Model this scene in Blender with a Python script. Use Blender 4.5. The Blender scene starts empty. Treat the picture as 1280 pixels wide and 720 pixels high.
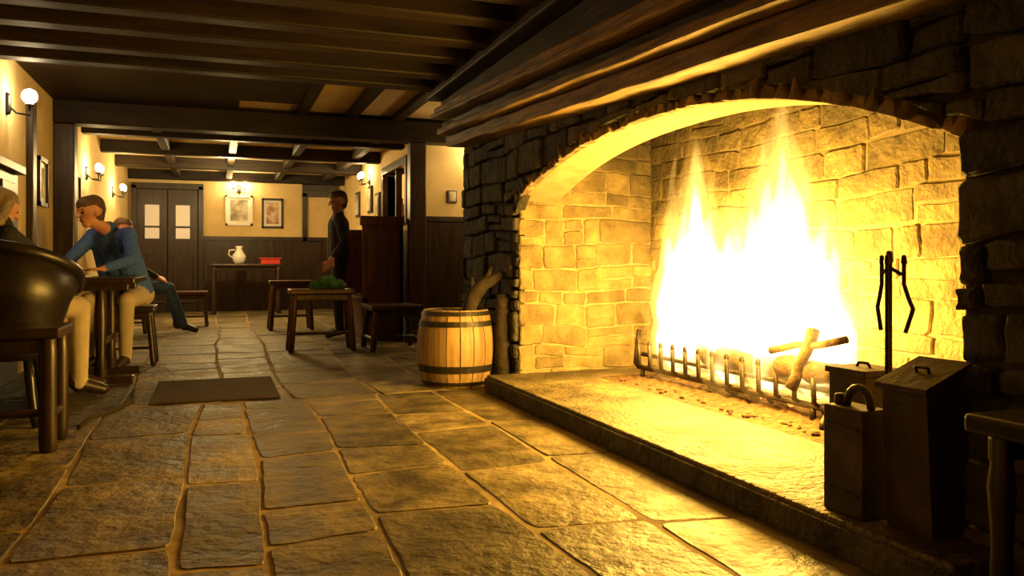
import bpy, math, random
import numpy as np
from mathutils import Vector, Matrix
random.seed(7)
S=bpy.context.scene
V=Vector
# ---------------------------------------------------------------- materials
def nt(name):
    m=bpy.data.materials.new(name); m.use_nodes=True
    t=m.node_tree; b=t.nodes['Principled BSDF']
    return m,t,b
def noise_mat(name,c1,c2,scale=8,rough=.6,bump=.3,bdist=.01,stretch=(1,1,1),metal=0,island=0.0,detail=8,rough2=None,spec=.5,fine=None,fk=.35,soot=False,big=None):
    m,t,b=nt(name); N=t.nodes; L=t.links
    tc=N.new('ShaderNodeTexCoord'); mp=N.new('ShaderNodeMapping'); mp.inputs['Scale'].default_value=stretch
    L.new(tc.outputs['Object'],mp.inputs['Vector'])
    n=N.new('ShaderNodeTexNoise'); n.inputs['Scale'].default_value=scale; n.inputs['Detail'].default_value=detail; n.inputs['Roughness'].default_value=.62
    L.new(mp.outputs[0],n.inputs['Vector'])
    r=N.new('ShaderNodeValToRGB'); r.color_ramp.elements[0].position=.32; r.color_ramp.elements[1].position=.68
    r.color_ramp.elements[0].color=(*c1,1); r.color_ramp.elements[1].color=(*c2,1)
    L.new(n.outputs['Fac'],r.inputs['Fac'])
    col=r.outputs['Color']
    def scale_by(col,val):
        mx=N.new('ShaderNodeVectorMath'); mx.operation='SCALE'
        L.new(col,mx.inputs[0]); L.new(val,mx.inputs['Scale']); return mx.outputs[0]
    if island>0:
        g=N.new('ShaderNodeNewGeometry'); mr=N.new('ShaderNodeMapRange')
        mr.inputs['To Min'].default_value=1-island; mr.inputs['To Max'].default_value=1+island
        L.new(g.outputs['Random Per Island'],mr.inputs['Value']); col=scale_by(col,mr.outputs[0])
    if big:
        n3=N.new('ShaderNodeTexNoise'); n3.inputs['Scale'].default_value=big; n3.inputs['Detail'].default_value=5
        L.new(tc.outputs['Object'],n3.inputs['Vector']); mr=N.new('ShaderNodeMapRange')
        mr.inputs['From Min'].default_value=.35; mr.inputs['From Max'].default_value=.65; mr.inputs['To Min'].default_value=.55; mr.inputs['To Max'].default_value=1.25
        L.new(n3.outputs['Fac'],mr.inputs['Value']); col=scale_by(col,mr.outputs[0])
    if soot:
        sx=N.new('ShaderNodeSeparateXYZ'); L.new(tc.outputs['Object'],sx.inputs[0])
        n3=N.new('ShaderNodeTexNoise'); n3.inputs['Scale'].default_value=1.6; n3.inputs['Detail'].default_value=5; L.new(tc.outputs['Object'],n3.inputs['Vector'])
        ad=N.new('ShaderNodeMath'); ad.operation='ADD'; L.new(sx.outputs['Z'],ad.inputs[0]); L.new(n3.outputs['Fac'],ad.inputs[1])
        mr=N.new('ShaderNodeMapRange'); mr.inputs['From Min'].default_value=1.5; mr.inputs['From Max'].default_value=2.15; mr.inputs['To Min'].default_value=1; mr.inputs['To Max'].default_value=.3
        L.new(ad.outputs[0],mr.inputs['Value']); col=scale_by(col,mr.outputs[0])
    L.new(col,b.inputs['Base Color'])
    b.inputs['Roughness'].default_value=rough; b.inputs['Metallic'].default_value=metal
    b.inputs['Specular IOR Level'].default_value=spec
    if rough2 is not None:
        rr=N.new('ShaderNodeMapRange'); rr.inputs['From Min'].default_value=.3; rr.inputs['From Max'].default_value=.7
        rr.inputs['To Min'].default_value=rough; rr.inputs['To Max'].default_value=rough2
        L.new(n.outputs['Fac'],rr.inputs['Value']); L.new(rr.outputs[0],b.inputs['Roughness'])
    if bump>0:
        bp=N.new('ShaderNodeBump'); bp.inputs['Strength'].default_value=bump; bp.inputs['Distance'].default_value=bdist
        h=n.outputs['Fac']
        if fine:
            n2=N.new('ShaderNodeTexNoise'); n2.inputs['Scale'].default_value=fine; n2.inputs['Detail'].default_value=4
            L.new(mp.outputs[0],n2.inputs['Vector'])
            ad=N.new('ShaderNodeMath'); ad.operation='MULTIPLY_ADD'; ad.inputs[1].default_value=fk
            L.new(n2.outputs['Fac'],ad.inputs[0]); L.new(h,ad.inputs[2]); h=ad.outputs[0]
        L.new(h,bp.inputs['Height']); L.new(bp.outputs[0],b.inputs['Normal'])
    return m
def emit_mat(name,c,s):
    m,t,b=nt(name)
    b.inputs['Base Color'].default_value=(*c,1); b.inputs['Emission Color'].default_value=(*c,1); b.inputs['Emission Strength'].default_value=s
    return m
def vol_mat(name,c,s):
    m=bpy.data.materials.new(name); m.use_nodes=True; t=m.node_tree
    for n in list(t.nodes): t.nodes.remove(n)
    o=t.nodes.new('ShaderNodeOutputMaterial'); e=t.nodes.new('ShaderNodeEmission')
    e.inputs['Color'].default_value=(*c,1); e.inputs['Strength'].default_value=s
    t.links.new(e.outputs[0],o.inputs['Volume']); return m

M={}
M['slab']=noise_mat('flagstone',(.045,.036,.018),(.27,.215,.11),scale=5,rough=.38,rough2=.70,bump=.8,bdist=.022,island=.42,fine=20,fk=.4,big=2.2)
M['grout']=noise_mat('grout_sand',(.24,.17,.07),(.44,.32,.15),scale=14,rough=.95,bump=.4,big=3)
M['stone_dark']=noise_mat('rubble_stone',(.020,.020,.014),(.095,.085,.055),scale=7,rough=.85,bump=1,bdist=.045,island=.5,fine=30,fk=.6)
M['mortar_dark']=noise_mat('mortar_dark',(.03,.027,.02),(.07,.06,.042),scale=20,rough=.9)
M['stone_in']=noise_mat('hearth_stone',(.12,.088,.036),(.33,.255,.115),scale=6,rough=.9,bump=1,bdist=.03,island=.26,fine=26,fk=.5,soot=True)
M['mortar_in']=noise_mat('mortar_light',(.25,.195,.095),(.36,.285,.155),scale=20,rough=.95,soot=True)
M['mortar_arch']=noise_mat('mortar_arch',(.24,.185,.095),(.38,.30,.16),scale=9,rough=.95,bump=.9)
M['hearth']=noise_mat('hearth_slab',(.045,.036,.018),(.24,.19,.095),scale=6,rough=.45,rough2=.85,bump=1,bdist=.03,fine=40,fk=.6,big=2.5)
M['vous']=noise_mat('voussoir',(.08,.055,.028),(.32,.23,.12),scale=14,rough=.9,bump=.9,bdist=.02,island=.5)
M['beam']=noise_mat('beam_wood',(.005,.003,.002),(.026,.014,.007),scale=6,rough=.55,bump=.4,stretch=(.3,3,3),spec=.3)
M['beamy']=noise_mat('beam_wood_long',(.008,.005,.003),(.035,.02,.010),scale=6,rough=.6,bump=.6,bdist=.012,stretch=(3,.3,3),spec=.3)
M['mantel']=noise_mat('mantel_wood',(.05,.03,.011),(.30,.19,.075),scale=9,rough=.6,bump=.9,bdist=.015,stretch=(4,.35,4))
M['plaster']=noise_mat('cream_plaster',(.64,.47,.21),(.78,.60,.29),scale=3,rough=.9,bump=.15)
M['ceilp']=noise_mat('ceiling_plaster',(.50,.35,.15),(.66,.47,.22),scale=3,rough=.9,bump=.1)
M['darkwood']=noise_mat('dark_wood',(.012,.006,.003),(.05,.025,.012),scale=8,rough=.35,bump=.2,stretch=(3,3,.4))
M['redwood']=noise_mat('red_wood',(.05,.017,.007),(.12,.042,.016),scale=8,rough=.35,bump=.2,stretch=(3,3,.4))
M['black']=noise_mat('black_paint',(.008,.007,.006),(.02,.017,.014),scale=8,rough=.3,bump=.1)
M['leather']=noise_mat('dark_leather',(.008,.005,.004),(.02,.012,.008),scale=12,rough=.36,bump=.2)
M['iron']=noise_mat('iron',(.02,.015,.012),(.06,.04,.03),scale=30,rough=.5,bump=.3,metal=.7)
M['oak']=noise_mat('barrel_oak',(.20,.12,.045),(.44,.29,.12),scale=7,rough=.5,bump=.4,stretch=(3,3,.3),island=.25)
M['hoop']=noise_mat('hoop_iron',(.02,.016,.012),(.05,.04,.03),scale=20,rough=.45,metal=.5)
M['bark']=noise_mat('bark',(.012,.008,.005),(.045,.03,.016),scale=20,rough=.9,bump=1,bdist=.02)
M['char']=noise_mat('charred_log',(.01,.007,.005),(.10,.045,.02),scale=20,rough=.9,bump=1,bdist=.02)
M['ash']=noise_mat('ash_bed',(.04,.025,.015),(.20,.11,.05),scale=30,rough=.95,bump=1,bdist=.03)
M['ember']=emit_mat('ember',(1,.22,.03),2.5)
M['coalbox']=noise_mat('brown_tin',(.012,.008,.004),(.065,.038,.016),scale=9,rough=.65,bump=.6,metal=.1,fine=40)
M['cushion']=noise_mat('tan_cushion',(.45,.33,.19),(.55,.42,.25),scale=40,rough=.9)
M['green']=noise_mat('green_cloth',(.02,.07,.015),(.05,.16,.03),scale=20,rough=.9,bump=.5)
M['white']=noise_mat('white_china',(.75,.72,.65),(.85,.82,.75),scale=4,rough=.3,bump=0)
M['red']=noise_mat('red_card',(.55,.03,.015),(.7,.05,.02),scale=4,rough=.5,bump=0)
M['paper']=noise_mat('print_paper',(.2,.17,.12),(.85,.8,.65),scale=6,rough=.6,bump=0,detail=2)
M['print']=noise_mat('print_colour',(.25,.06,.03),(.7,.6,.4),scale=9,rough=.6,bump=0,detail=3)
M['mat']=noise_mat('mat_brown',(.03,.018,.01),(.07,.04,.02),scale=40,rough=.95,bump=.6)
M['globe']=emit_mat('lamp_globe',(1,.76,.42),110)
M['globe2']=emit_mat('lamp_candle',(1,.70,.30),200)
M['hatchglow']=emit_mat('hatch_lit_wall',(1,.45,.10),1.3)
M['glass']=emit_mat('door_pane_lit',(.85,.78,.62),.16)
M['bottle']=noise_mat('bottle_glass',(.1,.04,.01),(.3,.15,.03),scale=4,rough=.15,bump=0)
M['skin']=noise_mat('skin',(.55,.24,.14),(.62,.30,.18),scale=10,rough=.55,bump=0)
M['jumper']=noise_mat('blue_jumper',(.04,.10,.42),(.07,.16,.62),scale=30,rough=.9,bump=.3)
M['chino']=noise_mat('beige_trousers',(.50,.41,.27),(.60,.50,.35),scale=20,rough=.9,bump=.3)
M['jeans']=noise_mat('jeans',(.03,.06,.16),(.06,.11,.28),scale=30,rough=.9)
M['coat']=noise_mat('dark_coat',(.008,.008,.009),(.022,.02,.02),scale=20,rough=.8)
M['hair_b']=noise_mat('brown_hair',(.05,.025,.012),(.12,.06,.03),scale=60,rough=.6)
M['hair_g']=noise_mat('grey_hair',(.14,.10,.06),(.32,.24,.16),scale=60,rough=.6)
M['eye']=noise_mat('eye',(.02,.015,.01),(.03,.02,.015),scale=5,rough=.2,bump=0)
M['lip']=noise_mat('lip',(.4,.1,.07),(.45,.13,.09),scale=5,rough=.5,bump=0)
M['shoe']=noise_mat('shoe',(.02,.012,.008),(.05,.03,.02),scale=10,rough=.4,bump=0)
M['haze']=vol_mat('flame_haze',(1,.48,.06),1.5)
M['flame']=vol_mat('flame_outer',(1,.60,.13),7)
M['core']=vol_mat('flame_core',(1,.80,.34),26)

# ---------------------------------------------------------------- builder
class B:
    def __init__(s): s.v=[]; s.f=[]; s.m=[]; s.names=[]; s.sm=[]
    def mi(s,n):
        if n not in s.names: s.names.append(n)
        return s.names.index(n)
    def add(s,vs,fs,mat,smooth=False):
        o=len(s.v); s.v+= [tuple(v) for v in vs]; k=s.mi(mat)
        for f in fs: s.f.append([o+i for i in f]); s.m.append(k); s.sm.append(smooth)
    def box(s,a,b,mat,rot=None):
        x0,y0,z0=[min(a[i],b[i]) for i in range(3)]; x1,y1,z1=[max(a[i],b[i]) for i in range(3)]
        vs=[V((x,y,z)) for z in (z0,z1) for y in (y0,y1) for x in (x0,x1)]
        if rot is not None:
            c=V(((x0+x1)/2,(y0+y1)/2,(z0+z1)/2)); vs=[rot@(v-c)+c for v in vs]
        s.add(vs,[(0,2,3,1),(4,5,7,6),(0,1,5,4),(2,6,7,3),(0,4,6,2),(1,3,7,5)],mat)
    def tube(s,path,rad,mat,seg=12,cap=True):
        path=[V(p) for p in path]
        if not hasattr(rad,'__len__'): rad=[rad]*len(path)
        vs=[];fs=[];prev=None
        for i,p in enumerate(path):
            d=(path[min(i+1,len(path)-1)]-path[max(i-1,0)])
            if d.length<1e-9: d=V((0,0,1))
            d.normalize()
            if prev is None: u=d.orthogonal().normalized()
            else:
                u=(prev-d*prev.dot(d)); u=u.normalized() if u.length>1e-6 else d.orthogonal().normalized()
            prev=u; w=d.cross(u)
            for k in range(seg):
                a=2*math.pi*k/seg; vs.append(p+(u*math.cos(a)+w*math.sin(a))*rad[i])
        for i in range(len(path)-1):
            for k in range(seg):
                fs.append((i*seg+k,i*seg+(k+1)%seg,(i+1)*seg+(k+1)%seg,(i+1)*seg+k))
        if cap:
            fs.append(tuple(reversed(range(seg)))); fs.append(tuple(range((len(path)-1)*seg,len(path)*seg)))
        s.add(vs,fs,mat,True)
    def lathe(s,c,prof,mat,seg=24,smooth=True):
        vs=[];fs=[]; c=V(c)
        for r,z in prof:
            for k in range(seg):
                a=2*math.pi*k/seg; vs.append(c+V((r*math.cos(a),r*math.sin(a),z)))
        for i in range(len(prof)-1):
            for k in range(seg):
                fs.append((i*seg+k,i*seg+(k+1)%seg,(i+1)*seg+(k+1)%seg,(i+1)*seg+k))
        fs.append(tuple(reversed(range(seg)))); fs.append(tuple(range((len(prof)-1)*seg,len(prof)*seg)))
        s.add(vs,fs,mat,smooth)
    def capsule(s,a,b,r0,r1,mat,seg=12):
        a=V(a);b=V(b);d=b-a
        L=d.length; d=d.normalized() if L>1e-6 else V((0,0,1))
        path=[];rad=[]
        for k in range(5):
            t=-math.pi/2+math.pi/2*(k+.25)/4.25; path.append(a+d*r0*math.sin(t)); rad.append(r0*math.cos(t))
        for k in range(5):
            t=math.pi/2*k/4.25+0.001; path.append(b+d*(r1*math.sin(t)+1e-5)); rad.append(r1*math.cos(t))
        s.tube(path,rad,mat,seg)
    def done(s,name,bevel=0,smooth_all=False):
        me=bpy.data.meshes.new(name); me.from_pydata(s.v,[],s.f)
        for n in s.names: me.materials.append(M[n])
        me.polygons.foreach_set('material_index',s.m)
        me.polygons.foreach_set('use_smooth',s.sm if not smooth_all else [True]*len(s.f))
        me.update(); o=bpy.data.objects.new(name,me); S.collection.objects.link(o)
        if bevel:
            md=o.modifiers.new('bevel','BEVEL'); md.width=bevel; md.segments=2; md.limit_method='ANGLE'; md.angle_limit=math.radians(50)
        return o
R=lambda a,b: random.uniform(a,b)
# ---------------------------------------------------------------- floor
XL,XR=-1.35,1.85
def build_floor():
    b=B()
    b.box((-1.5,-2.6,-.12),(3.4,14.8,-.003),'grout')
    setA=[-1.5,-1.02,-.55,-.09,.135,.48,.9,1.27,1.62,2.05,2.5,3.0,3.4]
    setB=[-1.5,-1.0,-.52,.02,.42,.95,1.38,1.95,2.5,3.0,3.4]
    for cols,ys,ye,lr in ((setA,-2.6,4.9,(.32,.95)),(setB,4.9,14.7,(.4,1.0))):
      ph=[R(0,6) for _ in cols]
      for i in range(len(cols)-1):
        y=ys
        while y<ye-.05:
            ln=R(*lr)
            if ye-y-ln<.2: ln=ye-y
            g=.008
            wv=lambda k,yy: cols[k]+.024*math.sin(yy*1.3+ph[k])+.010*math.sin(yy*4.1+2*ph[k])
            sk0=.03*math.sin(y*7.3+i*2.1) ; y2=y+ln; sk1=.03*math.sin(y2*7.3+i*2.1)
            j=lambda: R(-.010,.006)
            q=[(wv(i,y)+g,y+g-sk0),(wv(i+1,y)-g,y+g+sk0),(wv(i+1,y+ln)-g,y+ln-g+sk1),(wv(i,y+ln)+g,y+ln-g-sk1)]
            q=[(q[0][0]-j()*.5,q[0][1]-j()),(q[1][0]+j()*.5,q[1][1]-j()),(q[2][0]+j()*.5,q[2][1]+j()),(q[3][0]-j()*.5,q[3][1]+j())]
            pts=[]
            for k in range(4):
                a=V(q[k]+(0,));c=V(q[(k+1)%4]+(0,))
                for tt in (.025,.11,.22,.33,.44,.56,.67,.78,.89,.975):
                    p=a.lerp(c,tt)
                    cor=.006 if tt in (.025,.975) else 0
                    pts.append((p,cor))
            cen=sum([p for p,_ in pts],V())/len(pts)
            pts=[p+(cen-p).normalized()*(c_+R(-.003,.005)) for p,c_ in pts]
            n=len(pts); tilt=(R(-.006,.006),R(-.004,.004))
            vs=[];h=R(-.001,.002)
            for p in pts: vs.append(V((p.x,p.y,-.03)))
            for p in pts: vs.append(V((p.x,p.y,-.003)))
            for p in pts:
                dd=(cen-p).normalized()*.004; vs.append(V((p.x+dd.x,p.y+dd.y,h+tilt[0]*(p.x-cen.x)+tilt[1]*(p.y-cen.y))))
            fs=[]
            for k in range(n):
                k2=(k+1)%n
                fs+=[(k,k2,n+k2,n+k),(n+k,n+k2,2*n+k2,2*n+k)]
            fs.append(tuple(range(2*n,3*n)))
            b.add(vs,fs,'slab',False)
            y+=ln
    b.done('floor')
build_floor()
# ---------------------------------------------------------------- masonry
Y0,Y1=1.56,4.82   # opening
def arch(y):
    t=(y-3.2)/1.66
    k=.33 if y<3.2 else .27
    return 1.455-k*min(abs(t),1.02)**2.3
def masonry(b,o,U,Vv,N,w,h,ch,ln,mat,gap=.012,dep=.03,clip=None,var=.018,opening=None,spring=0,pk=.006,ins=.012,jit=.005):
    o=V(o);U=V(U);Vv=V(Vv);N=V(N); v0=0
    wave=lambda u,v: jit*2.2*math.sin(u*3.1+v*5.7)+jit*1.2*math.sin(u*7.9+v*2.3)
    while v0<h-.02:
        hh=min(R(*ch),h-v0)
        if h-v0-hh<.04: hh=h-v0
        segs=[(0,w)]
        if opening and v0<spring: segs=[(0,opening[0]),(opening[1],w)]
        for s0,s1 in segs:
          u=s0-R(0,ln[0])
          while u<s1:
            l=R(*ln); u0=max(u,s0)+gap/2; u1=min(u+l,s1)-gap/2
            if s1-(u+l)<.07: u1=s1-gap/2; l=s1-u
            u+=l
            if u1-u0<.03: continue
            parts=[(v0,v0+hh)]
            if hh>.115 and random.random()<.22: mid=v0+hh*R(.4,.6); parts=[(v0,mid),(mid,v0+hh)]
            for pa,pc in parts:
              a,c=pa+gap/2,pc-gap/2
              q=[[u0,a],[u1,a],[u1,c],[u0,c]]
              for p in q:
                p[1]+=wave(p[0],v0 if p[1]<v0+hh*.5 else v0+hh) if 0.05<p[1]<h-.05 else 0
                p[0]+=R(-jit,jit); p[1]+=R(-jit,jit)
              if clip and len(segs)==1:
                lo=[clip(q[0][0]),clip(q[1][0])]
                if lo[0]>q[3][1]-.02 and lo[1]>q[2][1]-.02: continue
                q[0][1]=max(q[0][1],lo[0]);q[1][1]=max(q[1][1],lo[1])
                q[3][1]=max(q[3][1],q[0][1]+.01);q[2][1]=max(q[2][1],q[1][1]+.01)
              d=dep+R(0,var)
              cu=sum(p[0] for p in q)/4; cv=sum(p[1] for p in q)/4
              P=lambda x,y,z:o+U*x+Vv*y+N*z
              n=[]
              for k in range(4):
                a1=q[k];a2=q[(k+1)%4]
                for tt in (.07,.35,.65,.93): n.append((a1[0]*(1-tt)+a2[0]*tt+R(-.005,.005),a1[1]*(1-tt)+a2[1]*tt+R(-.005,.005)))
              m=len(n);vs=[P(x,y,-.02) for x,y in n]+[P(x,y,d-ins*.9) for x,y in n]
              for x,y in n:
                dx,dy=cu-x,cv-y; L=math.hypot(dx,dy)+1e-6; k=min(ins,L*.4)
                vs.append(P(x+dx/L*k,y+dy/L*k,d))
              vs.append(P(cu,cv,d+R(0,pk))); fs=[]
              for k in range(m):
                k2=(k+1)%m; fs+=[(k,k2,m+k2,m+k),(m+k,m+k2,2*m+k2,2*m+k),(2*m+k,2*m+k2,3*m)]
              b.add(vs,fs,mat,False)
        v0+=hh
XB=2.8
b=B()
yy=np.linspace(Y0,Y1,41)
b.box((XR,-2.5,0),(XR+.25,Y0,2.3),'mortar_dark'); b.box((XR,Y1+.012,0),(XR+.018,5.95,2.3),'mortar_dark')
for i in range(40):
    a,c=yy[i],yy[i+1]
    za,zc=arch(a),arch(c)
    b.add([(XR,a,za),(XR,c,zc),(XR,c,2.3),(XR,a,2.3)],[(0,1,2,3)],'mortar_dark')
    b.add([(XR,a,za),(XR+.25,a,za),(XR+.25,c,zc),(XR,c,zc)],[(0,1,2,3)],'mortar_arch')
    b.add([(XR+.25,a,za),(XR+.25,c,zc),(XR+.25,c,2.3),(XR+.25,a,2.3)],[(3,2,1,0)],'mortar_dark')
def clipw(u):
    y=6.0-u
    if Y0+.01<y<Y1-.01: return arch(y)+.045
    return 0
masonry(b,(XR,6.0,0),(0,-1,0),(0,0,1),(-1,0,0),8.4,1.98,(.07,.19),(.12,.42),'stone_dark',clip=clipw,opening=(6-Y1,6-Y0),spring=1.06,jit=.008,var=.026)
b.done('wall_right')
b=B()
y=Y0-.02
while y<Y1:
    w=R(.03,.09); ym=y+w/2; sl=(arch(ym+.02)-arch(ym-.02))/.04
    n=V((0,-sl,1)).normalized(); t=V((0,1,sl)).normalized()
    c=V((0,ym,arch(ym))); hh=R(.03,.10); 
    p0=c-t*w*.48;p1=c+t*w*.48;p2=c+t*w*R(.0,.45)+n*hh*R(.6,1.1);p3=c-t*w*R(.0,.45)+n*hh*R(.6,1.1)
    xf=XR-.03-R(0,.03)
    vs=[V((xf+R(0,.015),p.y,p.z)) for p in (p0,p1,p2,p3)]+[V((XR+.24 if k<2 else XR+.02,p.y,p.z)) for k,p in enumerate((p0,p1,p2,p3))]
    b.add(vs,[(0,1,2,3),(7,6,5,4),(0,4,5,1),(1,5,6,2),(2,6,7,3),(3,7,4,0)],'vous')
    y+=w
b.done('fireplace_arch',bevel=.005)
b=B()
b.box((XR+.02,Y1,0),(XB+.25,Y1+.25,2.6),'mortar_in'); b.box((XB,Y0-.3,0),(XB+.25,Y1,2.6),'mortar_in')
b.box((XR+.25,Y0-.25,0),(XB,Y0,2.6),'mortar_in'); b.box((XR+.25,Y0,2.5),(XB,Y1,2.6),'mortar_in')
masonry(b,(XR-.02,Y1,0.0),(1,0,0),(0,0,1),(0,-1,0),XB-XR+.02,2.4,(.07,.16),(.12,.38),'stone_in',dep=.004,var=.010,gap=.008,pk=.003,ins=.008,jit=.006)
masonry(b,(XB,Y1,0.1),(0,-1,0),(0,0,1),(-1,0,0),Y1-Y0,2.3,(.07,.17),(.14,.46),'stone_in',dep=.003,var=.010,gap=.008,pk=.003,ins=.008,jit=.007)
b.done('fireplace_surround')
b=B()
b.box((1.6,1.38,0),(XB-.02,Y1-.03,.1),'hearth'); b.box((1.585,1.38,0),(1.6,Y1-.03,.085),'stone_dark')  # dark nosing strip, shade of the hearth front put into its colour
b.done('hearth',bevel=.012)
# ---------------------------------------------------------------- room shell
b=B(); b.box((XL-.15,-2.6,0),(XL,14.8,2.5),'plaster'); b.done('wall_left')
b=B(); b.box((XL-.15,14.5,0),(2.3,14.7,2.5),'plaster')
b.box((-.2,14.44,0),(2.15,14.5,1.22),'darkwood'); b.box((-.2,14.42,1.2),(2.15,14.5,1.27),'darkwood')
for x in np.arange(0,2.1,.3): b.box((x,14.425,.1),(x+.05,14.44,1.2),'darkwood')
b.done('wall_back')
b=B(); b.box((XL-.15,-2.8,0),(3.4,-2.6,2.5),'plaster'); b.done('wall_front')
b=B()
Hy0,Hy1,Hz0,Hz1=9.3,10.6,1.36,1.98
b.box((2.15,8.3,0),(2.3,Hy0,2.5),'plaster'); b.box((2.15,Hy1,0),(2.3,14.6,2.5),'plaster')
b.box((2.15,Hy0,0),(2.3,Hy1,Hz0),'plaster'); b.box((2.15,Hy0,Hz1),(2.3,Hy1,2.5),'plaster')
b.box((2.1,8.35,0),(2.15,14.44,1.2),'darkwood')
b.done('wall_far_right')
b=B()
b.box((2.08,Hy0-.1,Hz0-.08),(2.32,Hy1+.1,Hz0),'darkwood'); b.box((2.08,Hy0-.1,Hz1),(2.32,Hy1+.1,Hz1+.1),'darkwood')
b.box((2.08,Hy0-.1,Hz0),(2.32,Hy0,Hz1),'darkwood'); b.box((2.08,Hy1,Hz0),(2.32,Hy1+.1,Hz1),'darkwood')
b.box((2.12,9.93,Hz0),(2.2,9.98,Hz1),'darkwood')
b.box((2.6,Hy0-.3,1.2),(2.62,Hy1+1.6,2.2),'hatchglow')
b.done('window_2',bevel=.005)
b=B()
b.box((2.03,8.2,0),(3.4,8.3,2.5),'plaster'); b.box((2.03,8.17,0),(3.4,8.2,1.25),'darkwood'); b.box((2.03,8.15,1.25),(3.4,8.2,1.30),'darkwood')
b.done('wall_partition')
b=B(); b.box((3.3,5.9,0),(3.4,8.3,2.5),'plaster'); b.done('wall_alcove')
b=B(); b.box((XR,5.95,0),(3.4,6.1,2.4),'mortar_dark'); 
masonry(b,(XR,6.1,0),(1,0,0),(0,0,1),(0,1,0),1.4,2.0,(.1,.17),(.18,.36),'stone_dark'); b.done('wall_return')
b=B(); b.box((XL-.15,-2.7,2.30),(3.4,8.1,2.4),'ceilp'); b.box((XL-.15,8.1,2.36),(3.4,14.7,2.5),'plaster'); b.done('ceiling')
b=B()
y=-2.3
while y<5.9:
    b.box((XL,y,2.08+R(-.006,.006)),(XR+.02,y+.14,2.3),'beam'); y+=.42
b.done('ceiling_joists',bevel=.012)
b=B()
b.box((XL,8.0,2.05),(3.3,8.22,2.26),'beam')
for yv in (9.6,11.1,12.6): b.box((XL,yv,2.2),(2.15,yv+.14,2.37),'beam')
b.box((XL,14.38,2.2),(2.15,14.5,2.37),'beam')
b.box((XL,8.08,2.2),(3.3,8.2,2.4),'beam')
b.done('cross_beam',bevel=.012)
b=B()
for x in (-.65,.15,.95,1.75): b.box((x,8.2,2.24),(x+.1,14.4,2.37),'beamy')
for x in (.72,1.2,1.66): b.box((x,6.0,2.24),(x+.11,8.0,2.3),'beamy')
b.box((XL,6.0,2.25),(.72,7.5,2.3),'beam'); b.box((XL,7.5,2.25),(.2,8.0,2.3),'beam')
b.done('ceiling_rafters',bevel=.01)
b=B(); b.box((1.86,8.02,0),(2.03,8.17,2.05),'darkwood'); b.box((1.83,7.98,0),(2.05,8.15,.12),'darkwood'); b.done('timber_post',bevel=.012)
b=B(); b.box((XL,8.02,0),(XL+.17,8.2,2.05),'darkwood'); b.done('timber_post',bevel=.012)
b=B(); b.box((XL,6.95,0),(XL+.05,7.08,2.1),'darkwood'); b.done('trim_1',bevel=.006)
# mantel
b=B()
def longbeam(x0,x1,za,zb,h,mat,ya=5.95,yb=-.6,n=30,wob=.006):
    vs=[];fs=[]
    for i in range(n+1):
        t=i/n; y=ya+(yb-ya)*t; z=za+(zb-za)*t
        w=lambda:R(-wob,wob)
        vs+=[(x0+w(),y,z+w()),(x1,y,z),(x1,y,z+h),(x0+w(),y,z+h+w())]
    for i in range(n):
        o=i*4
        for k in range(4): fs.append((o+k,o+(k+1)%4,o+4+(k+1)%4,o+4+k))
    fs+=[(3,2,1,0),(n*4,n*4+1,n*4+2,n*4+3)]
    b.add(vs,fs,mat)
sl=-.33
longbeam(1.66,1.87,1.70,1.70+sl,.085,'mantel')
longbeam(1.58,1.87,1.79,1.79+sl,.045,'mantel')
longbeam(1.63,1.87,1.835,1.835+sl,.06,'beamy')
longbeam(1.53,1.87,1.90,1.90+sl,.035,'mantel')
longbeam(1.56,1.87,1.935,1.935+sl,.06,'mantel')
b.done('mantel_beam',bevel=.012)
b=B(); longbeam(1.62,1.86,1.99,1.66,.45,'beamy'); b.box((1.50,-2.5,2.04),(1.86,5.95,2.3),'beamy'); b.done('chimney_beam',bevel=.015)
# ---------------------------------------------------------------- doors, pictures
b=B()
b.box((-1.3,14.4,0),(-1.22,14.5,2.1),'darkwood'); b.box((-.28,14.4,0),(-.2,14.5,2.1),'darkwood'); b.box((-1.3,14.4,2.04),(-.2,14.5,2.14),'darkwood')
for x0 in (-1.22,-.75):
    x1=x0+.46
    b.box((x0,14.44,0.01),(x1,14.5,2.04),'darkwood')
    b.box((x0+.12,14.43,1.22),(x1-.12,14.45,1.78),'glass')
    b.box((x0+.03,14.41,.15),(x1-.03,14.44,.2),'darkwood'); b.box((x0+.08,14.42,.3),(x1-.08,14.44,.95),'darkwood')
    b.box((x0+.1,14.42,1.40),(x1-.1,14.44,1.43),'darkwood')
b.done('door_1',bevel=.006)
def picture(c,ax,w,h,mat='paper',fr='darkwood',mt='white'):
    b=B(); c=V(c); 
    def bx(w0,w1,h0,h1,d0,d1,m):
        if ax=='y': b.box((c.x+w0,c.y-d0,c.z+h0),(c.x+w1,c.y-d1,c.z+h1),m)
        else: b.box((c.x+d0,c.y+w0,c.z+h0),(c.x+d1,c.y+w1,c.z+h1),m)
    f=.035
    bx(-w/2,w/2,-h/2,-h/2+f,0,.03,fr);bx(-w/2,w/2,h/2-f,h/2,0,.03,fr);bx(-w/2,-w/2+f,-h/2,h/2,0,.03,fr);bx(w/2-f,w/2,-h/2,h/2,0,.03,fr)
    bx(-w/2+f,w/2-f,-h/2+f,h/2-f,0,.01,mt); bx(-w/2+f*2.2,w/2-f*2.2,-h/2+f*2.2,h/2-f*2.2,.01,.014,mat)
    return b
picture((.37,14.5,1.72),'y',.44,.52,fr='white').done('wall_poster')
picture((.92,14.5,1.68),'y',.36,.52,mat='print').done('picture_frame')
picture((XL,7.5,1.47),'x',.36,.40).done('picture_frame')
picture((XL,9.2,1.5),'x',.4,.45).done('picture_frame')
b=B();
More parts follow.
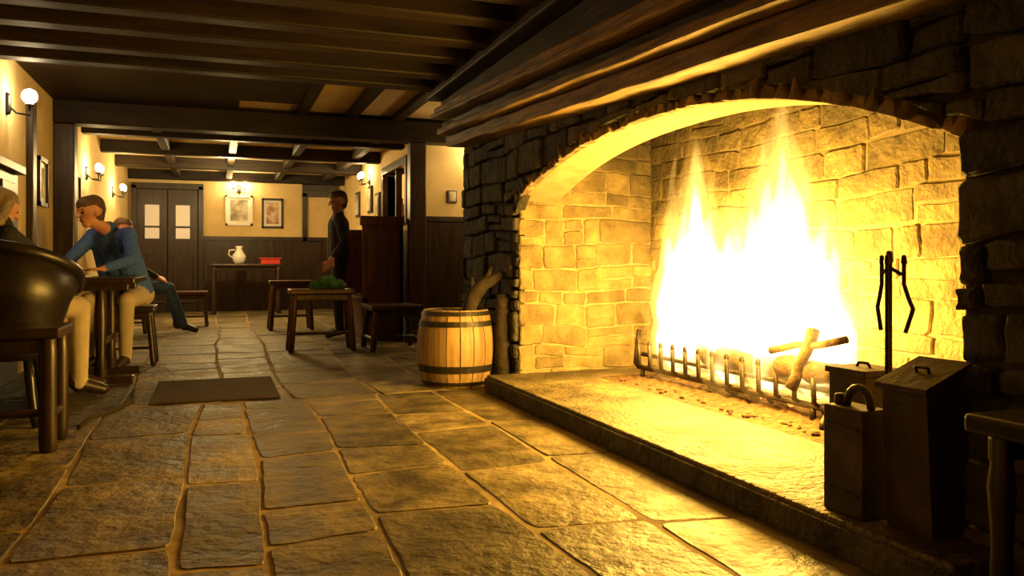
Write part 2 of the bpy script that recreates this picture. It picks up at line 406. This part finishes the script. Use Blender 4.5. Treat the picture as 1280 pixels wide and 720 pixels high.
b.box((1.42,14.4,1.2),(2.05,14.5,1.27),'darkwood');b.box((1.42,14.4,1.98),(2.05,14.5,2.08),'darkwood');b.box((1.42,14.4,1.2),(1.5,14.5,2.05),'darkwood');b.box((1.97,14.4,1.2),(2.05,14.5,2.05),'darkwood')
b.box((1.5,14.47,1.27),(1.97,14.49,1.98),'plaster'); b.box((1.42,14.44,2.08),(2.05,14.5,2.2),'darkwood')
b.done('window_1',bevel=.005)
for i,(yv,zv) in enumerate(((12.9,1.75),(11.8,1.75),(11.2,1.6))):
    bb=B(); bb.box((2.12,yv-.16,zv-.2),(2.15,yv+.16,zv+.2),'darkwood'); bb.box((2.11,yv-.12,zv-.16),(2.125,yv+.12,zv+.16),'paper'); bb.done('picture_frame')
b=B(); b.box((2.30,8.17,1.45),(2.40,8.2,1.58),'redwood'); b.box((2.315,8.16,1.465),(2.385,8.172,1.565),'paper'); b.done('wall_plaque')
# ---------------------------------------------------------------- sconces
def sconce(p,n,two=False):
    b=B(); p=V(p); n=V(n); side=V((-n.y,n.x,0))
    wallp=p
    b.capsule(wallp+V((0,0,-.05)),wallp+V((0,0,.05)),.03,.03,'black')
    for sg in ((-1,1) if two else (0,)):
        q=wallp+n*.14+side*.09*sg
        b.tube([wallp,wallp+n*.06+side*.04*sg+V((0,0,-.06)),q+V((0,0,-.07)),q+V((0,0,-.01))],.008,'black',8)
        b.lathe(q+V((0,0,-.01)),[(.0,0),(.035,.0),(.03,.015),(.012,.03)],'black',16)
        r=.034 if two else .05; b.lathe(q+V((0,0,.06)),[(r*math.cos(t)+1e-4,r*math.sin(t)*(1.3 if two else 1)) for t in np.linspace(-1.5,1.5,12)],'globe2' if two else 'globe',20)
    return b
sconce((XL,6.35,1.9),(1,0,0)).done('wall_sconce')
sconce((XL,9.9,1.8),(1,0,0),True).done('wall_sconce')
sconce((XL,12.3,1.8),(1,0,0),True).done('wall_sconce')
sconce((.37,14.5,2.08),(0,-1,0),True).done('wall_sconce')
sconce((2.15,11.9,2.05),(-1,0,0),True).done('wall_sconce')
sconce((2.75,8.2,1.95),(0,-1,0),True).done('wall_sconce')
def light(name,p,e,c,r=.1):
    l=bpy.data.lights.new(name,'POINT'); l.energy=e; l.color=c; l.shadow_soft_size=r
    o=bpy.data.objects.new(name,l); o.location=p; S.collection.objects.link(o); return o
light('far_room_fill_light',(.2,11.8,1.95),105,(1,.71,.29),.12)  # added fill light without a fixture, brightens the far room
light('alcove_fill_light',(2.7,7.4,1.75),15,(1,.71,.29),.1)  # unseen fill light added to brighten the partition wall
# ---------------------------------------------------------------- grate & fire
b=B()
ya,yb=4.28,2.72
gx=lambda y: 2.40+ (4.28-y)*.03
b.tube([(gx(ya)+.02,ya+.03,.40),(gx(ya)-.02,ya,.2),(gx(ya),ya,.18),(gx(yb),yb,.18),(gx(yb)-.08,yb-.05,.14),(gx(yb)-.1,yb-.07,.12)],.015,'iron',8)
b.tube([(gx(ya),ya,.26),(gx(yb),yb,.26)],.013,'iron',8)
n=13
for i in range(n):
    y=ya+(yb-ya)*(i+.5)/n
    b.tube([(gx(y)+.28,y,.17),(gx(y)+.02,y,.17),(gx(y)-.03,y,.2),(gx(y)-.035,y,.33)],.012,'iron',8)
    b.capsule((gx(y)-.035,y,.33),(gx(y)-.035,y,.345),.013,.010,'iron',8)
for y in (ya-.05,yb+.1):
    b.tube([(gx(y),y,.18),(gx(y),y,.10)],.014,'iron',8); b.tube([(gx(y)+.28,y,.17),(gx(y)+.28,y,.10)],.014,'iron',8)
b.done('fire_grate')
b=B()
nx,ny=22,60; vs=[];fs=[]
for j in range(ny+1):
    for i in range(nx+1):
        x=2.2+.57*i/nx; y=2.3+2.2*j/ny
        e=min(1,3*i/nx)*min(1,min(j,ny-j)/6)
        h=.10+e*(.02+R(0,.022))*(.5+.9*i/nx)
        vs.append((x,y,h if e>0 else .098))
for j in range(ny):
    for i in range(nx):
        o=j*(nx+1)+i; fs.append((o,o+1,o+nx+2,o+nx+1))
b.add(vs,fs,'ash',False)
for _ in range(90):
    p=V((R(2.46,2.7),R(2.7,4.2),.14+R(0,.03))); r=R(.012,.028)
    b.capsule(p,p+V((R(-.03,.03),R(-.03,.03),R(0,.02))),r,r*.7,'ember' if random.random()<.4 else 'char',7)
for _ in range(70):
    p=V((R(2.24,2.45),R(2.5,4.35),.112)); r=R(.004,.010)
    b.capsule(p,p+V((R(-.02,.02),R(-.02,.02),0)),r,r,'ash' if random.random()<.6 else 'char',6)
b.done('ash_bed')
b=B()
for (p,q,r) in (((2.5,4.15,.24),(2.55,3.1,.27),.06),((2.6,3.9,.30),(2.52,2.85,.25),.065),((2.46,3.5,.31),(2.52,2.66,.27),.06),((2.36,2.86,.26),(2.44,2.80,.52),.028),((2.38,3.02,.40),(2.44,2.62,.49),.018),((2.45,3.6,.30),(2.62,4.1,.45),.045),((2.42,3.0,.34),(2.46,2.68,.33),.05)):
    p=V(p);q=V(q); pts=[p.lerp(q,t)+V((R(-.01,.01),R(-.01,.01),R(-.01,.01))) for t in np.linspace(0,1,6)]
    b.tube(pts,[r*R(.85,1.1) for _ in pts],'char',10)
b.done('firewood_logs')
def union(name,parts,mat,voxel,sm=4,keep=None):
    b=B()
    for p in parts: b.capsule(p[0],p[1],p[2],p[3],mat,12)
    o=b.done(name)
    md=o.modifiers.new('r','REMESH'); md.mode='VOXEL'; md.voxel_size=voxel
    s=o.modifiers.new('s','SMOOTH'); s.factor=.5; s.iterations=sm
    dg=bpy.context.evaluated_depsgraph_get(); me=bpy.data.meshes.new_from_object(o.evaluated_get(dg))
    o.modifiers.clear(); o.data=me
    me.polygons.foreach_set('use_smooth',[True]*len(me.polygons))
    return o
def tongue(y,zt,w,x=2.5,z0=.28,lean=0,ph=0,n=12,pw=.6,wig=1):
    parts=[];pp=None
    for i in range(n+1):
        t=i/n; z=z0+(zt-z0)*t
        r=w*(max(1-t,0)**pw)*(.8+.3*math.sin(math.pi*min(t*1.3,1)))*(1+.2*math.sin(11*t+ph*2.3))+.006
        p=V((x+.03*math.sin(5*t+ph),y+lean*t+wig*.045*math.sin(6*t+ph)*t,z))
        if pp: parts.append((pp[0],p,pp[1],r))
        pp=(p,r)
    return parts
tg=[(4.16,.84,.09,.0),(4.08,1.14,.11,.02),(3.97,1.34,.12,-.01),(3.90,1.52,.11,-.04),(3.80,1.42,.12,-.02),(3.70,1.30,.12,.0),(3.58,1.16,.12,0),(3.46,1.16,.12,0),(3.34,1.30,.12,-.02),(3.25,1.46,.12,-.04),(3.16,1.64,.11,-.01),(3.06,1.46,.12,0),(2.96,1.32,.12,-.02),(2.87,1.18,.11,-.03),(2.79,1.04,.09,.0),(2.70,.80,.07,0)]
env=lambda y: float(np.interp(y,[2.7,2.85,3.0,3.16,3.3,3.5,3.7,3.9,4.0,4.15,4.2],[.85,1.2,1.42,1.66,1.4,1.2,1.34,1.54,1.38,1.0,.8]))
haze=[];out=[];core=[]
for i,(y,z,w,l) in enumerate(tg):
    xx=2.51+R(-.02,.02)
    haze+=tongue(y,z+.06,w*1.6,x=xx,lean=l,ph=i*1.7,pw=.42,n=10)
    out+=tongue(y,z,w*1.15,x=xx,lean=l,ph=i*1.7)
    core+=tongue(y,.28+(z-.28)*.82,w*.82,x=xx,lean=l*.8,ph=i*1.7)
for i in range(26):
    y=R(2.72,4.18); z=env(y)*R(.82,1.1); w=R(.025,.05)
    out+=tongue(y,z,w,x=2.5+R(-.08,.08),lean=R(-.08,.08),ph=R(0,6),wig=1.8)
fo=union('fire_flames',out,'flame',.012,5)
for nm,pp,mt,sm in (('flame_core',core,'core',6),('flame_haze',haze,'haze',20)):
    o=union(nm,pp,mt,.014,sm); o.parent=fo
FC=(1,.53,.065)
for k,(p,e) in enumerate((((2.28,3.9,.6),100),((2.26,3.25,.8),155),((2.28,2.85,.5),110))):
    light('firelight',p,e,FC,.16)
# ---------------------------------------------------------------- barrel
b=B(); c=V((1.5,5.13,0)); H=.5; NS=18
prof=lambda z: .215+.045*(1-((z-H*.5)/(H*.5))**2)
for k in range(NS):
    a0=2*math.pi*k/NS+.012; a1=2*math.pi*(k+1)/NS-.012; vs=[]
    zs=np.linspace(0.005,H,9)
    for z in zs:
        for rr in (prof(z),prof(z)-.02):
            for a in (a0,(a0+a1)/2,a1): vs.append(c+V((rr*math.cos(a),rr*math.sin(a),z)))
    fs=[]
    for i in range(8):
        o=i*6
        fs+=[(o,o+1,o+7,o+6),(o+1,o+2,o+8,o+7),(o+4,o+3,o+9,o+10),(o+5,o+4,o+10,o+11),(o+3,o,o+6,o+9),(o+2,o+5,o+11,o+8)]
    fs+=[(0,3,4,1),(1,4,5,2),(48,49,52,51),(49,50,53,52)]
    b.add(vs,fs,'oak',False)
for z0,z1 in ((.015,.04),(.10,.145),(.395,.43),(.465,.492)):
    b.lathe(c,[(prof(z0)-.01,z0),(prof(z0)+.005,z0),(prof(z1)+.005,z1),(prof(z1)-.01,z1)],'hoop',36,False)
b.lathe(c,[(.19,.02),(.2,.03),(.2,.04)],'darkwood',24); b.lathe(c,[(.235,.30),(.215,.40),(.01,.42)],'bark',24)
for k in range(9):
    a=R(0,6.28); rr=R(.0,.14); p=c+V((rr*math.cos(a),rr*math.sin(a),.35)); b.tube([p,p+V((R(-.03,.03),R(-.03,.03),.12))],[.04,.035],'bark',8)
b.done('log_barrel')
b=B()
p=c+V((.06,-.06,.4))
b.tube([p,p+V((.02,0,.12)),p+V((.05,-.0,.20)),p+V((.11,-.02,.27)),p+V((.24,-.04,.33))],[.05,.045,.055,.045,.028],'bark',10)
b.tube([p+V((.05,0,.2)),p+V((.03,.0,.31))],[.03,.012],'bark',8); b.tube([p+V((.12,-.02,.27)),p+V((.16,-.02,.38))],[.03,.010],'bark',8)
b.done('gnarled_branch')
b=B(); b.tube([(1.77,4.95,0),(1.765,4.95,.2),(1.775,4.96,.4),(1.77,4.97,.6)],[.055,.05,.055,.045],'bark',12); b.done('upright_log')
# ---------------------------------------------------------------- scuttle etc
HX=[(3,2,1,0),(0,1,5,4),(1,2,6,5),(2,3,7,6),(3,0,4,7),(4,5,6,7)]
b=B()
x0,x1,ya,yb=1.67,1.815,1.52,1.665
b.add([(x0+.02,ya,.1),(x1,ya,.1),(x1,yb,.1),(x0+.02,yb,.1),(x0,ya,.47),(x1,ya,.53),(x1,yb,.53),(x0,yb,.47)],HX,'coalbox')
b.add([(x0-.014,ya-.01,.47),(x1,ya-.01,.53),(x1,yb+.012,.53),(x0-.014,yb+.012,.47),(x0-.014,ya-.01,.485),(x1,ya-.01,.548),(x1,yb+.012,.548),(x0-.014,yb+.012,.485)],HX,'coalbox')
b.tube([(1.74,1.57,.495),(1.73,1.57,.53),(1.73,1.61,.53),(1.74,1.61,.495)],.005,'iron',8)
b.done('coal_scuttle',bevel=.012)
b=B()
b.box((1.64,1.70,.1),(1.735,1.85,.40),'coalbox')
for z in (.16,.34): b.box((1.634,1.715,z),(1.645,1.835,z+.01),'coalbox')
b.tube([(1.68,1.71+.045*(1-math.cos(t)),.40+.055*math.sin(t)) for t in np.linspace(0,math.pi,9)],.012,'coalbox',8)
b.tube([(1.68,1.825,.40),(1.68,1.828,.43)],[.018,.015],'coalbox',10)
b.done('fuel_can',bevel=.014)
b=B()
b.box((1.93,1.99,.1),(2.08,2.15,.44),'coalbox'); b.box((1.92,1.98,.44),(2.09,2.16,.46),'coalbox'); b.tube([(2.0,2.04,.46),(2.0,2.05,.475),(2.0,2.09,.475),(2.0,2.1,.46)],.005,'iron',8)
b.done('kindling_box',bevel=.01)
b=B(); q=V((1.885,1.85,.1))
b.lathe(q,[(.08,0),(.08,.012),(.03,.03),(.012,.04)],'iron',20)
b.tube([q+V((0,0,.03)),q+V((0,0,.71))],.009,'iron',8)
b.tube([q+V((0,-.045,.67)),q+V((0,0,.69)),q+V((0,.03,.67))],.006,'iron',8)
for dy,dx in ((-.055,0),(.028,0),(-.012,-.02)):
    t=q+V((dx,dy,.66))
    b.tube([t+V((0,0,.04)),t+V((0,0,-.02)),t+V((0,dy*.3,-.06)),t+V((0,dy*.6,-.09)),t+V((0,dy*.1,-.16))] if dx==0 else [t+V((0,0,.05)),t+V((0,0,-.42))],.007,'iron',6); b.capsule(t+V((0,0,.045)),t+V((0,0,.06)),.009,.007,'iron',8)
b.capsule(q+V((0,0,.71)),q+V((0,0,.73)),.012,.010,'iron',8)
b.done('fire_companion_set')
# ---------------------------------------------------------------- stools/tables
def stool(name,x0,y0,x1,y1,h,mat='darkwood',t=.045,leg=.028,splay=.04,stretch=True,turn=False):
    b=B(); b.box((x0,y0,h-t),(x1,y1,h),mat); i=.05
    L=[]
    for X,sx in ((x0+i,-1),(x1-i,1)):
        for Y,sy in ((y0+i,-1),(y1-i,1)):
            top=V((X,Y,h-t+.005)); bot=V((X+sx*splay,Y+sy*splay*.6,0)); L.append((top,bot))
            pts=[top.lerp(bot,k) for k in (0,.15,.25,.5,.8,.9,1)]
            rr=[leg*.9,leg*.9,leg*1.15,leg*.85,leg*1.05,leg*.8,leg*.75] if turn else [leg*.9,leg,leg,leg,leg,leg,leg*.9]
            b.tube(pts,rr,mat,10)
    if stretch:
        m=[a.lerp(c,.7) for a,c in L]; b.tube([m[0],m[1]],leg*.55,mat,8); b.tube([m[2],m[3]],leg*.55,mat,8); b.tube([(m[0]+m[1])/2,(m[2]+m[3])/2],leg*.5,mat,8)
    b.box((x0+.03,y0+.03,h-t-.06),(x1-.03,y0+.05,h-t),mat); b.box((x0+.03,y1-.05,h-t-.06),(x1-.03,y1-.03,h-t),mat)
    return b.done(name,bevel=.01)
stool('pub_stool',-1.3,3.82,-.62,4.2,.53,leg=.035,splay=0)
stool('pub_stool',.62,7.4,1.2,7.72,.57,'redwood',leg=.028)
stool('pub_stool',.6,9.9,1.1,10.3,.6,'redwood')
stool('pub_stool',-.82,6.85,-.45,7.2,.47,leg=.022)
stool('pub_stool',-1.1,10.0,-.75,10.35,.45,leg=.022)
stool('pub_stool',-.5,10.9,-.1,11.3,.45,'redwood',leg=.022)
stool('spindle_stool',1.46,1.0,1.78,1.24,.49,'black',t=.04,leg=.024,splay=.0,turn=True)
stool('side_table',-.08,13.4,1.0,13.9,.8,leg=.04,splay=0,stretch=False)
b=B()
b.box((-1.12,5.78,.67),(-.5,6.72,.71),'darkwood')
for y in (5.95,6.5):
    b.tube([(-.72,y,.67),(-.72,y,.45),(-.72,y,.2),(-.72,y,.04)],[.03,.04,.03,.045],'darkwood',12); b.box((-.87,y-.035,0),(-.52,y+.035,.05),'darkwood')
    b.box((-1.05,y-.03,.62),(-.55,y+.03,.67),'darkwood')
b.box((-.74,5.95,.25),(-.70,6.5,.3),'darkwood')
b.done('pub_table',bevel=.008)
b=B(); sx0,sx1,sy0,sy1=1.42,1.85,8.3,9.9
b.box((sx0+.12,sy0,0),(sx1,sy0+.04,1.3),'redwood'); b.box((sx0,sy0,0),(sx0+.12,sy0+.04,1.22),'redwood'); b.box((sx0-.02,sy0-.015,1.2),(sx1+.01,sy0+.055,1.3),'redwood')
b.box((sx0+.05,sy0-.012,.55),(sx1-.05,sy0,1.12),'redwood'); b.box((sx0+.05,sy0-.012,.08),(sx1-.05,sy0,.45),'redwood')
b.box((sx1-.04,sy0,0),(sx1,sy1,1.3),'redwood'); b.box((sx0,sy1-.04,0),(sx1,sy1,1.22),'redwood'); b.box((sx0,sy0,.4),(sx1,sy1,.45),'redwood'); b.box((sx0+.02,sy0,0),(sx0+.05,sy1,.4),'redwood')
b.done('high_back_settle',bevel=.008)
stool('low_bench',2.2,7.1,3.0,7.45,.42,leg=.03)
stool('low_table',1.32,7.2,1.8,7.75,.42,leg=.03)
b=B()
b.box((XL,4.98,.0),(XL+.05,6.45,1.42),'darkwood'); b.box((XL,4.98,1.42),(XL+.1,6.45,1.48),'darkwood')
for y in np.arange(5.05,6.1,.45): b.box((XL+.05,y,.55),(XL+.065,y+.36,1.35),'darkwood')
b.box((XL,4.98,.36),(-.92,6.45,.41),'darkwood'); b.box((-.97,4.98,0),(-.94,6.45,.36),'darkwood')
b.done('wall_settle',bevel=.006)
b=B(); b.box((XL,2.0,.0),(XL+.04,4.98,1.42),'darkwood'); b.box((XL,2.0,1.42),(XL+.07,4.98,1.47),'darkwood'); b.done('trim_2',bevel=.006)
b=B(); 
for y in (5.0,5.49,5.98): b.box((XL+.07,y,.412),(-.91,y+.46,.49),'cushion')
b.done('seat_cushions',bevel=.025)
b=B(); cc=V((-.96,4.60,0))
b.lathe(cc,[(.17,.33),(.20,.35),(.215,.42),(.20,.455),(.1,.465)],'leather',28)
for a in (45,135,225,315):
    a=math.radians(a); t=cc+V((.13*math.cos(a),.13*math.sin(a),.34)); e=cc+V((.19*math.cos(a),.19*math.sin(a),0)); b.tube([t,t.lerp(e,.3),t.lerp(e,.5),t.lerp(e,.8),e],[.02,.024,.02,.022,.015],'black',10)
vs=[];fs=[];n=36;rim=[]
for i in range(n+1):
    a=math.radians(-215+240*i/n)
    s_=i/n; k=math.sin(math.pi*s_)**.8*(1.15-.45*s_)
    zt=.67+.235*k
    prof_=[(.19,.34),(.215,.45),(.262,.6),(.318,zt),(.278,zt),(.23,.6),(.185,.45),(.16,.35)]
    d=V((math.cos(a),math.sin(a),0))
    for r,z in prof_: vs.append(cc+d*r+V((0,0,min(z,zt))))
    rim.append(cc+d*.299+V((0,0,zt)))
m=8
for i in range(n):
    o=i*m
    for k in range(m): fs.append((o+k,o+(k+1)%m,o+m+(k+1)%m,o+m+k))
fs+=[tuple(range(m)),tuple(reversed(range(n*m,n*m+m)))]
b.add(vs,fs,'leather',True); b.tube(rim,.032,'leather',12)
b.done('tub_chair')
b=B(); b.box((-.36,4.95,0.004),(.36,5.85,.014),'mat'); b.done('floor_mat',bevel=.004)
b=B(); b.tube([(-.62,4.35,.012),(-.6,4.6,.012),(-.5,4.85,.012),(-.45,5.1,.014),(-.48,5.5,.012)],.011,'bark',8); b.done('rope_lead')
b=B(); b.capsule((.85,7.52,.60),(1.08,7.55,.62),.05,.04,'green'); b.capsule((.9,7.5,.64),(1.0,7.58,.65),.045,.05,'green'); b.capsule((1.0,7.5,.60),(1.12,7.6,.6),.035,.03,'green'); b.done('green_scarf')
b=B(); b.lathe((.35,13.65,.8),[(.07,0),(.10,.06),(.11,.13),(.06,.2),(.045,.25),(.06,.29)],'white',20); b.tube([(.24,13.65,.9),(.19,13.65,.95),(.2,13.65,1.02),(.29,13.65,1.03)],.012,'white',8); b.done('white_jug')
b=B(); b.box((.68,13.55,.8),(.98,13.75,.88),'red'); b.box((.66,13.53,.88),(1.0,13.77,.90),'red'); b.done('red_box',bevel=.008)
for k,y in enumerate((9.5,9.65,9.8,10.1,10.25,10.4)):
    bb=B(); bb.lathe((2.24,y,Hz0),[(.035,0),(.035,.16),(.012,.22),(.012,.28)],'bottle',12); bb.done('bottle')
# ---------------------------------------------------------------- people
def hand(parts,w,d,nrm,tag,side=1,curl=.5):
    w=V(w);d=V(d).normalized(); nrm=V(nrm); nrm=(nrm-d*nrm.dot(d)).normalized(); s=d.cross(nrm).normalized()*side
    pe=w+d*.085
    for k,o in enumerate((-.028,-.01,.010,.028)):
        parts.append((w+d*.01+s*o*.6,pe+s*o,.015,.012,tag))
        ln=(.062,.075,.070,.055)[k]; p=pe+s*o; dd=d
        for j in range(3):
            dd=(dd+nrm*curl*.5).normalized(); q=p+dd*ln*(.42,.32,.26)[j]; parts.append((p,q,.0088-.0008*j,.0082-.0008*j,tag)); p=q
    p=w+d*.025-s*.025; q=p-s*.035+d*.035; parts.append((p,q,.013,.011,tag)); parts.append((q,q+d*.03-s*.005+nrm*.008,.010,.008,tag))
def person(name,J,face,mats,longhair=False,curl=.5,palm=(0,0,-1)):
    J={k:V(v) for k,v in J.items()}; P=[]
    pel,ch,hd=J['pelvis'],J['chest'],J['head']
    f=V(face).normalized()
    up=(ch-pel).normalized()
    for s,sh,hp in ((-1,'shL','hipL'),(1,'shR','hipR')):
        P.append((J[hp]+up*.02,J[sh].lerp(ch,.45)-up*.04,.105,.095,'top'))
        P.append((ch+up*.02,J[sh],.085,.062,'top'))
        el='elL' if s<0 else 'elR'; wr='wrL' if s<0 else 'wrR'
        P.append((J[sh],J[el],.058,.044,'top'))
        wd=(J[wr]-J[el]); P.append((J[el],J[wr]-wd.normalized()*.03,.043,.032,'top')); P.append((J[el].lerp(J[wr],.6),J[wr],.026,.024,'skin'))
        kn='knL' if s<0 else 'knR'; an='anL' if s<0 else 'anR'; to='toL' if s<0 else 'toR'
        P.append((J[hp],J[kn],.088,.062,'leg')); P.append((J[kn],J[an],.060,.045,'leg'))
        P.append((J[an],J[to],.042,.034,'shoe')); P.append((J[an]+V((0,0,-.015)),J[an]+(J[an]-J[to]).normalized()*.03,.04,.035,'shoe'))
        hd_dir=J.get('hd'+('L' if s<0 else 'R'),wd)
        hand(P,J[wr],hd_dir,palm,'skin',side=s,curl=curl)
    P.append((pel,ch,.12,.115,'top')); P.append((J['hipL'],J['hipR'],.105,.105,'leg'))
    nb=ch+up*.10; P.append((nb,hd+V((0,0,-.06))-f*.01,.052,.048,'skin'))
    P.append((nb-up*.03,nb+up*.02,.075,.06,'top'))
    u=V((0,0,1)); u=(u-f*u.dot(f)).normalized(); r=f.cross(u)
    P.append((hd+u*.035-f*.02,hd+u*.03+f*.015,.082,.078,'skin'))
    P.append((hd+f*.02,hd-u*.075+f*.045,.068,.032,'skin'))
    P.append((hd+f*.09+u*.012,hd+f*.108-u*.018,.008,.013,'skin'))
    P.append((hd+f*.077-u*.048-r*.018,hd+f*.077-u*.048+r*.018,.009,.009,'lip'))
    for s in (-1,1):
        P.append((hd+f*.078+u*.012+r*s*.031,hd+f*.080+u*.012+r*s*.031,.011,.011,'eye'))
        P.append((hd+f*.083+u*.032+r*s*.018,hd+f*.076+u*.032+r*s*.045,.007,.006,'hair'))
        P.append((hd+r*s*.080+u*.015-f*.005,hd+r*s*.078-u*.018,.014,.010,'skin'))
    P.append((hd+u*.055-f*.03,hd+u*.06+f*.02,.084,.072,'hair')); P.append((hd+u*.02-f*.045,hd-u*.02-f*.045,.075,.06,'hair'))
    if longhair:
        P.append((hd-f*.05,hd-f*.05-u*.14,.075,.06,'hair'))
        for s in (-1,1): P.append((hd+r*s*.06+u*.05,hd+r*s*.075-u*.09-f*.02,.04,.03,'hair'))
    o=union(name,[p[:4] for p in P],'skin',.0085,2)
    me=o.data; tags=['top','leg','skin','hair','eye','lip','shoe']
    me.materials.clear()
    for t in tags: me.materials.append(M[mats.get(t,t)])
    n=len(me.polygons); C=np.zeros(n*3); me.polygons.foreach_get('center',C); C=C.reshape(-1,3)
    best=np.full(n,1e9); idx=np.zeros(n,int)
    for a,c,r0,r1,t in P:
        a=np.array(a);c=np.array(c);ab=c-a;L=max(ab@ab,1e-9); h=np.clip((C-a)@ab/L,0,1)
        dd=np.linalg.norm(C-a-h[:,None]*ab,axis=1)-(r0+(r1-r0)*h)
        m=dd<best; best[m]=dd[m]; idx[m]=tags.index(t)
    me.polygons.foreach_set('material_index',idx.tolist()); me.update()
    return o
person('seated_man',dict(pelvis=(-.64,7.0,.58),chest=(-.74,6.86,.96),head=(-.88,6.70,1.18),shL=(-.62,6.71,1.02),shR=(-.89,6.95,1.02),
  elL=(-.58,6.53,.83),elR=(-1.04,6.76,.82),wrL=(-.76,6.42,.765),wrR=(-.98,6.55,.765),hdL=(-1,-.15,-.05),hdR=(.5,-.8,-.05),
  hipL=(-.56,6.94,.56),hipR=(-.73,7.04,.56),knL=(-.62,6.50,.53),knR=(-.88,6.60,.53),anL=(-.64,6.66,.09),anR=(-.84,6.72,.09),toL=(-.68,6.52,.045),toR=(-.90,6.58,.045)),
  (-.75,-.6,-.15),dict(top='jumper',leg='chino',hair='hair_b'),curl=.35)
person('seated_woman',dict(pelvis=(-1.11,5.28,.59),chest=(-1.14,5.30,.90),head=(-1.17,5.34,1.11),shL=(-1.19,5.45,.96),shR=(-1.09,5.15,.96),
  elL=(-1.18,5.62,.80),elR=(-.94,5.42,.80),wrL=(-1.02,5.86,.765),wrR=(-.88,5.80,.765),hdL=(.7,.5,-.05),hdR=(-.2,1,-.05),
  hipL=(-1.10,5.36,.585),hipR=(-1.08,5.19,.585),knL=(-.80,5.58,.54),knR=(-.76,5.34,.54),anL=(-.80,5.60,.09),anR=(-.76,5.34,.09),toL=(-.68,5.64,.045),toR=(-.64,5.38,.045)),
  (.6,.45,-.2),dict(top='coat',leg='chino',hair='hair_g'),longhair=True,curl=.5)
person('seated_patron',dict(pelvis=(-.95,10.2,.55),chest=(-1.0,10.25,.93),head=(-1.0,10.22,1.2),shL=(-.98,10.42,1.0),shR=(-1.0,10.06,1.0),
  elL=(-.86,10.45,.76),elR=(-.82,9.98,.76),wrL=(-.66,10.33,.66),wrR=(-.62,10.0,.64),
  hipL=(-.95,10.28,.54),hipR=(-.93,10.1,.54),knL=(-.52,10.25,.53),knR=(-.5,9.98,.52),anL=(-.42,10.2,.09),anR=(-.34,9.9,.09),toL=(-.3,10.18,.045),toR=(-.22,9.86,.045)),
  (1,-.2,-.05),dict(top='coat',leg='jeans',hair='hair_b'))
person('standing_patron',dict(pelvis=(1.24,8.75,.90),chest=(1.24,8.75,1.22),head=(1.23,8.73,1.46),shL=(1.22,8.56,1.29),shR=(1.24,8.94,1.29),
  elL=(1.26,8.50,1.03),elR=(1.29,9.0,1.03),wrL=(1.14,8.48,.86),wrR=(1.19,8.98,.84),
  hipL=(1.24,8.66,.87),hipR=(1.24,8.84,.87),knL=(1.21,8.64,.48),knR=(1.24,8.86,.48),anL=(1.24,8.64,.09),anR=(1.27,8.88,.09),toL=(1.11,8.62,.045),toR=(1.14,8.88,.045)),
  (-.9,-.4,-.1),dict(top='coat',leg='coat',hair='hair_b'),palm=(0,1,0))
# ---------------------------------------------------------------- world, camera
w=bpy.data.worlds.new('w'); S.world=w; w.use_nodes=True; w.node_tree.nodes['Background'].inputs[0].default_value=(.02,.014,.008,1); w.node_tree.nodes['Background'].inputs[1].default_value=.3
cam=bpy.data.cameras.new('cam'); co=bpy.data.objects.new('camera',cam); S.collection.objects.link(co)
cam.lens=28.125; cam.sensor_width=36; cam.shift_y=-30/1280; cam.clip_start=.05
co.location=(0,0,.8); co.rotation_euler=(math.radians(90),0,math.radians(-20.3)); S.camera=co
S.view_settings.view_transform='Standard'; S.view_settings.look='None'
